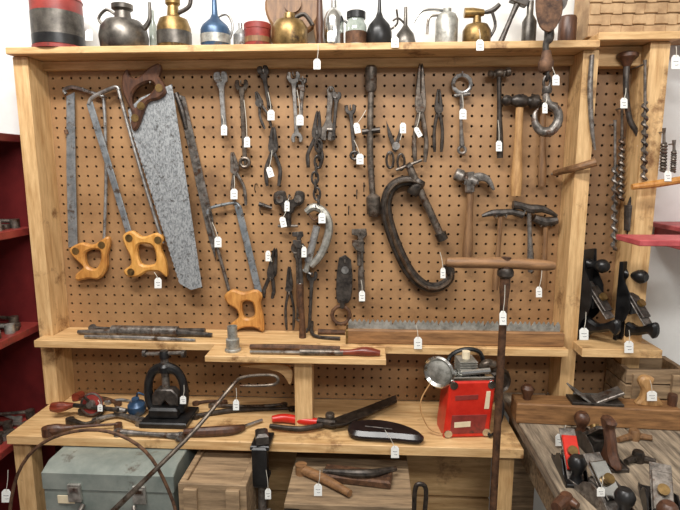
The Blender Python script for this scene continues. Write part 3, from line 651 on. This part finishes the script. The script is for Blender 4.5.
# ---------------- lower stored things ----------------
o=O('metal_toolbox'); zt2=zb-.026; y0=-.335;y1=-.12
a=Q(42,y0,zt2).x; b=Q(172,y0,zt2).x; zb2=.48
o.bx(a,b,y0,y1,zb2,zt2-.055,M['grey'],.004)
o.plate3([[(y0-.003,0),(y1+.003,0),(y1+.003,.04),(y1-.03,.054),(y0+.03,.054),(y0-.003,.04)]],b-a+.006,M['grey'],Matrix(((0,0,1,a-.003),(1,0,0,0),(0,1,0,zt2-.055),(0,0,0,1))),.002)
for t in (.25,.75):
    x=a+(b-a)*t; o.box((x,y0-.006,zt2-.06),(.03,.008,.045),M['galv']); o.box((x,y0-.010,zt2-.05),(.02,.004,.012),M['steel'])
m=(a+b)/2; o.tube([(m-.06,y0-.004,zt2-.09),(m-.055,y0-.02,zt2-.11),(m+.055,y0-.02,zt2-.11),(m+.06,y0-.004,zt2-.09)],.005,M['steel']); o.box((m-.1,y0-.003,zt2-.08),(.0+.04,.002,.02),M['cream']); o.done()
def crate(name,u0,u1,zt_,y0,y1,zb_,m='crate'):
    o=O(name); a=Q(u0,y0,zt_).x; b=Q(u1,y0,zt_).x; t=.014; n=3; h=(zt_-zb_)/n
    for i in range(n):
        o.bx(a,b,y0,y0+t,zb_+i*h+.002,zb_+(i+1)*h-.002,M[m]); o.bx(a,b,y1-t,y1,zb_+i*h+.002,zb_+(i+1)*h-.002,M[m])
        o.bx(a,a+t,y0+t,y1-t,zb_+i*h+.002,zb_+(i+1)*h-.002,M[m]); o.bx(b-t,b,y0+t,y1-t,zb_+i*h+.002,zb_+(i+1)*h-.002,M[m])
    o.bx(a+t,b-t,y0+t,y1-t,zb_,zb_+.02,M[m]); 
    for x in (a+t,b-t-.03): o.bx(x,x+.03,y0-.01,y0,zb_,zt_-.01,M[m])
    return o,a,b
o,a,b=crate('wooden_crate',178,246,zb-.04,-.36,-.12,.48); 
o.bx(a+.014,b-.014,-.345,-.13,zb-.07,zb-.05,M['crate']); o.done()
o,a,b=crate('wooden_box',286,412,zb-.085,-.37,-.16,.48); o.bx(a-.003,b+.003,-.375,-.155,zb-.085,zb-.072,M['weathx']); o.bx(a-.004,a+.03,-.384,-.37,.5,zb-.087,M['iron']); o.bx(b-.03,b+.004,-.384,-.37,.5,zb-.087,M['iron']); zx=zb-.072; xa,xb2=a,b
o.lathe(((a+b)/2,-.37,zb-.14),(0,-1,0),[(.008,0),(.006,.01),(.014,.018),(.010,.026)],M['iron']); o.done()
o=O('wooden_tool_handle'); o.tube([(xa+.02,-.26,zx+.012),(xa+.08,-.30,zx+.012),(xa+.14,-.35,zx+.012)],[.012,.011,.008],M['hickx'],12); o.lathe((xa+.02,-.26,zx),(0,0,1),[(.014,0),(.014,.024)],M['hickx']); o.done()
o=O('rusty_bracket'); o.box((xb2-.12,-.28,zx+.010),(.16,.05,.02),M['rust'],Rz(-8),.004); o.tube([(xb2-.2,-.28,zx+.02),(xb2-.1,-.3,zx+.03),(xb2-.03,-.26,zx+.02)],[.006,.010,.006],M['iron']); o.done()
tag(318,490,320,470,-.40,w=8,h=12)
o=O('iron_pipe_hook'); y=-.41; o.T([(414,520),(415,490),(420,484),(426,490),(424,520)],2.6,M['iron'],y); p=B(414,520,y); o.tube([p,(p.x,p.y,.0)],.006,M['iron']); o.done()
o=O('barrel_hoop'); y=-.44
pts=[(14,560,y),(10,510,y),(22,465,y),(52,438,y),(98,430,y),(138,445,y),(163,478,y),(178,530,y),(160,590,y),(90,620,y),(34,600,y)]
o.T(pts,1.9,M['rust'],y,8,4,True); p=B(90,620,y); o.tube([p,(p.x,p.y,.0)],.006,M['rust']); o.done()
o=O('iron_pry_bar')
o.T([(112,512,-.48),(150,475,-.46),(195,430,-.40),(232,386,-.32),(244,377,-.31),(270,375,-.30),(278,379,-.30),(272,385,-.30),(240,386,-.31)],[3.2,2.6,2.4,2.2,1.8,1.7,2,1.7,1.5],M['iron2'],-.40,10,4); p=B(112,512,-.48); o.tube([p,(p.x,p.y,0)],.007,M['rust']); o.done(); tag(236,405,236,388,-.325,w=6)
tag(6,496,8,470,-.35,w=9,h=13); tag(183,400,184,385,-.21,w=0+6,h=8); tag(100,408,98,400,-.22,w=5,h=7)
# ---------------- right weathered table ----------------
zw=zb+.032; ya=-.85; yb=-.002; xR=xt0+.75
o=O('weathered_table'); n=6; wd=(xR-xt0)/n
for i in range(n): o.bx(xt0+i*wd+.001,xt0+(i+1)*wd-.001,ya,yb,zw-.03,zw,M['weath'],.002)
o.bx(xt0+.02,xt0+.05,ya+.03,yb-.03,zw-.12,zw-.03,M['weathx']); o.bx(xt0+.02,xR-.02,ya+.03,ya+.06,zw-.12,zw-.03,M['weathx'])
for x in (xt0+.02,xR-.08):
    for y in (ya+.03,yb-.09): o.bx(x,x+.06,y,y+.06,0,zw-.12,M['weathx'])
o.done()
o,a,b=crate('small_wooden_crate',627,690,zw+.12,-.12,-.01,zw+.0005); o.done(); tag(652,396,650,380,-.19,w=10,h=10)
o=O('wooden_jointer_plane'); y=-.165; 
Rj=Rz(-3); xa=Q(515,y,zw+.04).x; xb=Q(674,y,zw+.04).x; m=(xa+xb)/2; Lw=xb-xa
f=lambda x,yy,zz:Vector((m,y,zw))+Rj@Vector((x,yy,zz))
o.box(f(0,0,.026),(Lw,.06,.052),M['beam'],Rj,.003)
o.box(f(-.02,0,.06),(.10,.045,.004),M['steel'],Rj@Matrix.Rotation(math.radians(35),3,'Y')); o.box(f(0,0,.055),(.12,.05,.008),M['iron'],Rj); o.box(f(.02,0,.065),(.09,.04,.008),M['iron2'],Rj@Matrix.Rotation(math.radians(-25),3,'Y'))
o.lathe(f(-Lw*.42,0,.052),(0,0,1),[(.008,0),(.007,.008),(.015,.018),(.016,.028),(.008,.036)],M['brown'])
P=cat([(-.03,0),(.03,0),(.022,.02),(.02,.04),(.03,.06),(.02,.075),(-.005,.07),(-.002,.05),(-.016,.025)],3,True)
o.plate3([P],.022,M['hick'],Matrix.Translation(f(Lw*.33,0.011,.05))@Rj.to_4x4()@Matrix(((-1,0,0,0),(0,0,-1,0),(0,1,0,0),(0,0,0,1))),.006)
o.lathe(f(Lw*.47,0,.052),(0,0,1),[(.007,0),(.006,.006),(.011,.014),(.011,.022),(.006,.028)],M['brown'])
o.done()
def on(u,v): return G(u,v,zw)
p=on(594,450); hand_plane('bench_plane',(p.x,p.y,zw),Rz(95),.18,.05,'iron','brown','iron2')
p=on(570,473); hand_plane('block_plane',(p.x,p.y,zw),Rz(-95),.11,.044,'black','black','rdp',tote=False)
p=on(604,503); hand_plane('smoothing_plane',(p.x,p.y,zw),Rz(-75),.14,.05,'iron2','black','chrome',tote=False)
p=on(660,515); hand_plane('jack_plane',(p.x,p.y,zw),Rz(-110),.16,.050,'black','brown','iron2',tote=False)
for n,pp,r,m in (('mortise_chisel',[(556,508),(566,500),(578,506)],[.010,.012,.006],'brown'),('spokeshave_blade',[(626,462),(638,458),(656,462)],[.006,.008,.006],'iron'),('marking_gauge',[(618,440),(634,436),(652,438)],[.006,.008,.006],'hickd')):
    o=O(n); o.tube([G(u,v,zw+max(r)) for u,v in pp],r,M[m],10); q=G(*pp[1],zw+max(r)); o.lathe(Vector((q.x,q.y,zw)),(0,0,1),[(.012,0),(.012,.02),(.008,.024)],M[m],12); o.done()
tag(560,440,566,425,-.30,w=9,h=12); tag(601,492,603,475,-.53,w=8,h=9)
# ---------------- top shelf items ----------------
def stand(name,u,prof,m,y=-.05,extra=None,n=24):
    o=O(name); p=Q(u,y,zt+(.019 if u>586 else 0)); k=px(y); o.lathe(p,(0,0,1),prof,M[m],n,k)
    if extra: extra(o,p,k)
    o.done()
def spout(m,pts,r): 
    return lambda o,p,k:o.tube([p+Vector((a,0,b))*k for a,b in pts],[q*k for q in r],M[m])
stand('red_fuel_can',60,[(24,0),(24,3),(23,4),(23,45),(24,46),(22,50),(8,56),(8,62)],'rdd',extra=lambda o,p,k:(o.lathe(p,(0,0,1),[(23.4,4),(23.4,34)],M['pewter'],24,k),o.lathe(p,(0,0,1),[(23.6,4),(23.6,13)],M['black'],24,k),o.tube([p+Vector((-12,0,52))*k,p+Vector((-8,0,66))*k,p+Vector((10,0,66))*k,p+Vector((14,0,52))*k],1.5*k,M['iron'])))
stand('pewter_oil_pot',125,[(20,0),(22,3),(23,12),(21,21),(16,27),(8,29),(7,36),(10,38),(10,42),(4,44)],'pewter',extra=lambda o,p,k:(o.tube([p+Vector((18,0,18))*k,p+Vector((26,0,28))*k,p+Vector((27,0,44))*k],[3*k,2*k,1.4*k],M['pewter']),o.tube([p+Vector((-18,0,22))*k,p+Vector((-24,0,30))*k,p+Vector((-16,0,38))*k,p+Vector((-8,0,34))*k],1.4*k,M['pewter'])))
stand('brass_blowlamp',175,[(15,0),(16,3),(16,20),(13,28),(6,31),(5,40),(7,42),(7,56)],'brass',extra=lambda o,p,k:(o.tube([p+Vector((5,0,34))*k,p+Vector((16,0,40))*k,p+Vector((18,0,52))*k],2*k,M['iron']),o.lathe(p,(0,0,1),[(16.4,4),(16.4,16)],M['pewter'],24,k)))
stand('blue_oil_can',216,[(13,0),(14,2),(14,18),(12,22),(5,28),(3,32),(2,50)],'bluep',extra=lambda o,p,k:(o.lathe(p,(0,0,1),[(14.3,5),(14.3,13)],M['galv'],24,k),o.tube([p+Vector((3,0,30))*k,p+Vector((12,0,32))*k,p+Vector((17,0,22))*k,p+Vector((14,0,10))*k],1.3*k,M['steel'])))
stand('steel_oil_cup',241,[(6,0),(7,2),(7,13),(4,17),(2,19),(2,24)],'steel')
stand('red_tobacco_tin',258,[(12,0),(12.5,1),(12.5,17),(13,17.5),(13,22),(12,23)],'rdd',extra=lambda o,p,k:o.lathe(p,(0,0,1),[(12.8,5),(12.8,10)],M['hickd'],24,k))
stand('brass_blowtorch',290,[(16,0),(17,3),(17,18),(13,24),(6,26),(5,31)],'brass',-.062,extra=lambda o,p,k:o.tube([p+Vector((4,0,26))*k,p+Vector((14,0,30))*k,p+Vector((22,0,20))*k],2*k,M['iron']))
o=O('wooden_pulley_wheel'); p=Q(294,-.0,zt); k=px(0); q=p+Vector((0,0,42))*k; o.lathe(q+Vector((0,.02,0)),(0,-1,.1),[(25,0),(27,1.5),(24,3.5),(24,6.5),(27,8.5),(25,10),(8,10),(8,13),(3,13)],M['hickd'],30,k); 
o.tube([q+Vector((20*k,0,-12*k)),q+Vector((24*k,0,-38*k)),p+Vector((24*k,0,0))],2.5*k,M['hickd']); o.tube([q+Vector((-20*k,0,-12*k)),q+Vector((-24*k,0,-38*k)),p+Vector((-24*k,0,0))],2*k,M['hickd']); o.done()
stand('chrome_oil_can',334,[(9,0),(9.5,2),(9.5,26),(7,32),(3,36),(2,50)],'chrome',extra=spout('chrome',[(8,26),(14,20),(12,6)],[1.2,1.2,1.2]))
stand('wood_handled_scraper',320,[(4,0),(4,8),(3,14),(4,26),(3,34),(2.5,48)],'brown',-.01)
stand('glass_jar',356,[(9,0),(10,2),(10,20),(8,23),(8,27),(8.6,27),(8.6,31)],'glass',extra=lambda o,p,k:(o.lathe(p,(0,0,1),[(9,26),(9,32),(7,33)],M['black'],24,k),o.lathe(p,(0,0,1),[(10.2,3),(10.2,14)],M['rust'],24,k)))
stand('black_oil_can',379,[(11,0),(12,2),(12,14),(10,20),(4,27),(2,32),(1.3,46)],'black',extra=spout('iron',[(10,16),(17,22),(16,34)],[1,1,1]))
stand('steel_oiler',405,[(10,0),(10.5,3),(8,12),(4,17),(2,20),(1.5,36)],'pewter',extra=spout('iron',[(3,17),(-6,26),(-12,24)],[1,1,.9]))
stand('pump_oiler',446,[(10,0),(10.5,2),(10.5,24),(8,29),(4,31),(4,34)],'galv',extra=lambda o,p,k:(o.tube([p+Vector((0,0,32))*k,p+Vector((-22,0,33))*k,p+Vector((-31,0,22))*k],[1.6*k,1.3*k,.9*k],M['chrome']),o.tube([p+Vector((-4,0,28))*k,p+Vector((-16,0,27))*k,p+Vector((-18,0,12))*k],1.3*k,M['steel'])))
stand('brass_torch_lamp',476,[(12,0),(13,2),(13,14),(10,19),(4,21),(3.5,27)],'brass',extra=lambda o,p,k:(o.tube([p+Vector((-12,0,30))*k,p+Vector((-4,0,30))*k,p+Vector((6,0,30))*k],[4.6*k,4.6*k,3*k],M['brass'],12,1),o.tube([p+Vector((6,0,30))*k,p+Vector((14,0,32))*k,p+Vector((20,0,37))*k],[1.5*k,2.4*k,2*k],M['iron']),o.tube([p+Vector((11,0,6))*k,p+Vector((17,0,18))*k,p+Vector((13,0,32))*k],1.4*k,M['iron'])))
stand('glass_bottle',154,[(3,0),(3.5,2),(3.5,26),(2,31),(2,40)],'glass',-.01)
o=O('stillson_wrench'); p=Q(499,-.02,zt); k=px(-.02)
o.tube([p+Vector((0,0,3))*k,p+Vector((9,0,26))*k,p+Vector((18,0,48))*k],[3*k,2.2*k,3.5*k],M['iron']); o.box(p+Vector((16,0,42))*k,(16*k,8*k,6*k),M['iron'],Matrix.Rotation(math.radians(20),3,'Y')); o.done()
stand('dark_oil_bottle',528,[(6,0),(6.5,2),(6.5,24),(3,30),(3,42)],'pewter',-.02)
stand('small_oil_tin',566,[(7,0),(8,2),(8,26),(7,28)],'brown',-.02)
for u,v in ((89,35),(480,45),(395,42),(331,36)): tag(u,v,u-1,v-16,-.11,w=7.5,h=11)
o=O('woven_splint_basket'); a=Q(592,-.06,zt+.1).x; b=a+.36; z0=zt+.019
o.bx(a,b,-.05,.05,z0,z0+.2,M['basket'])
nx=14;nz=8;dx=(b-a)/nx;dz=.2/nz
for i in range(nx):
    for j in range(nz):
        if (i+j)%2: o.box((a+(i+.5)*dx,-.0525,z0+(j+.5)*dz),(dx*1.15,.006,dz*.82),M['basket'],None,.002)
        else: o.box((a+(i+.5)*dx,-.051,z0+(j+.5)*dz),(dx*.82,.005,dz*1.0),M['basket'],None,.002)
o.done()
# ---------------- lights ----------------
def areaL(name,loc_,tgt,sx,sy_,e,col=(1,1,1)):
    l=bpy.data.lights.new(name,'AREA'); l.shape='RECTANGLE'; l.size=sx; l.size_y=sy_; l.energy=e; l.color=col
    ob=bpy.data.objects.new(name,l); ob.location=loc_; ob.rotation_euler=(Vector(tgt)-Vector(loc_)).to_track_quat('-Z','Y').to_euler(); sc.collection.objects.link(ob)
areaL('fluorescent_ceiling_light',(-.45,-1.1,2.7),(-.2,0,1.2),1.2,.10,40,(1,.98,.95))
areaL('fluorescent_ceiling_light_rear',(.5,-2.2,2.5),(0,0,1.1),1.2,.15,24,(1,.99,.97))
w=bpy.data.worlds.new('world'); sc.world=w; w.use_nodes=True; w.node_tree.nodes['Background'].inputs[0].default_value=(1,.98,.96,1); w.node_tree.nodes['Background'].inputs[1].default_value=.34
sc.view_settings.view_transform='Standard'
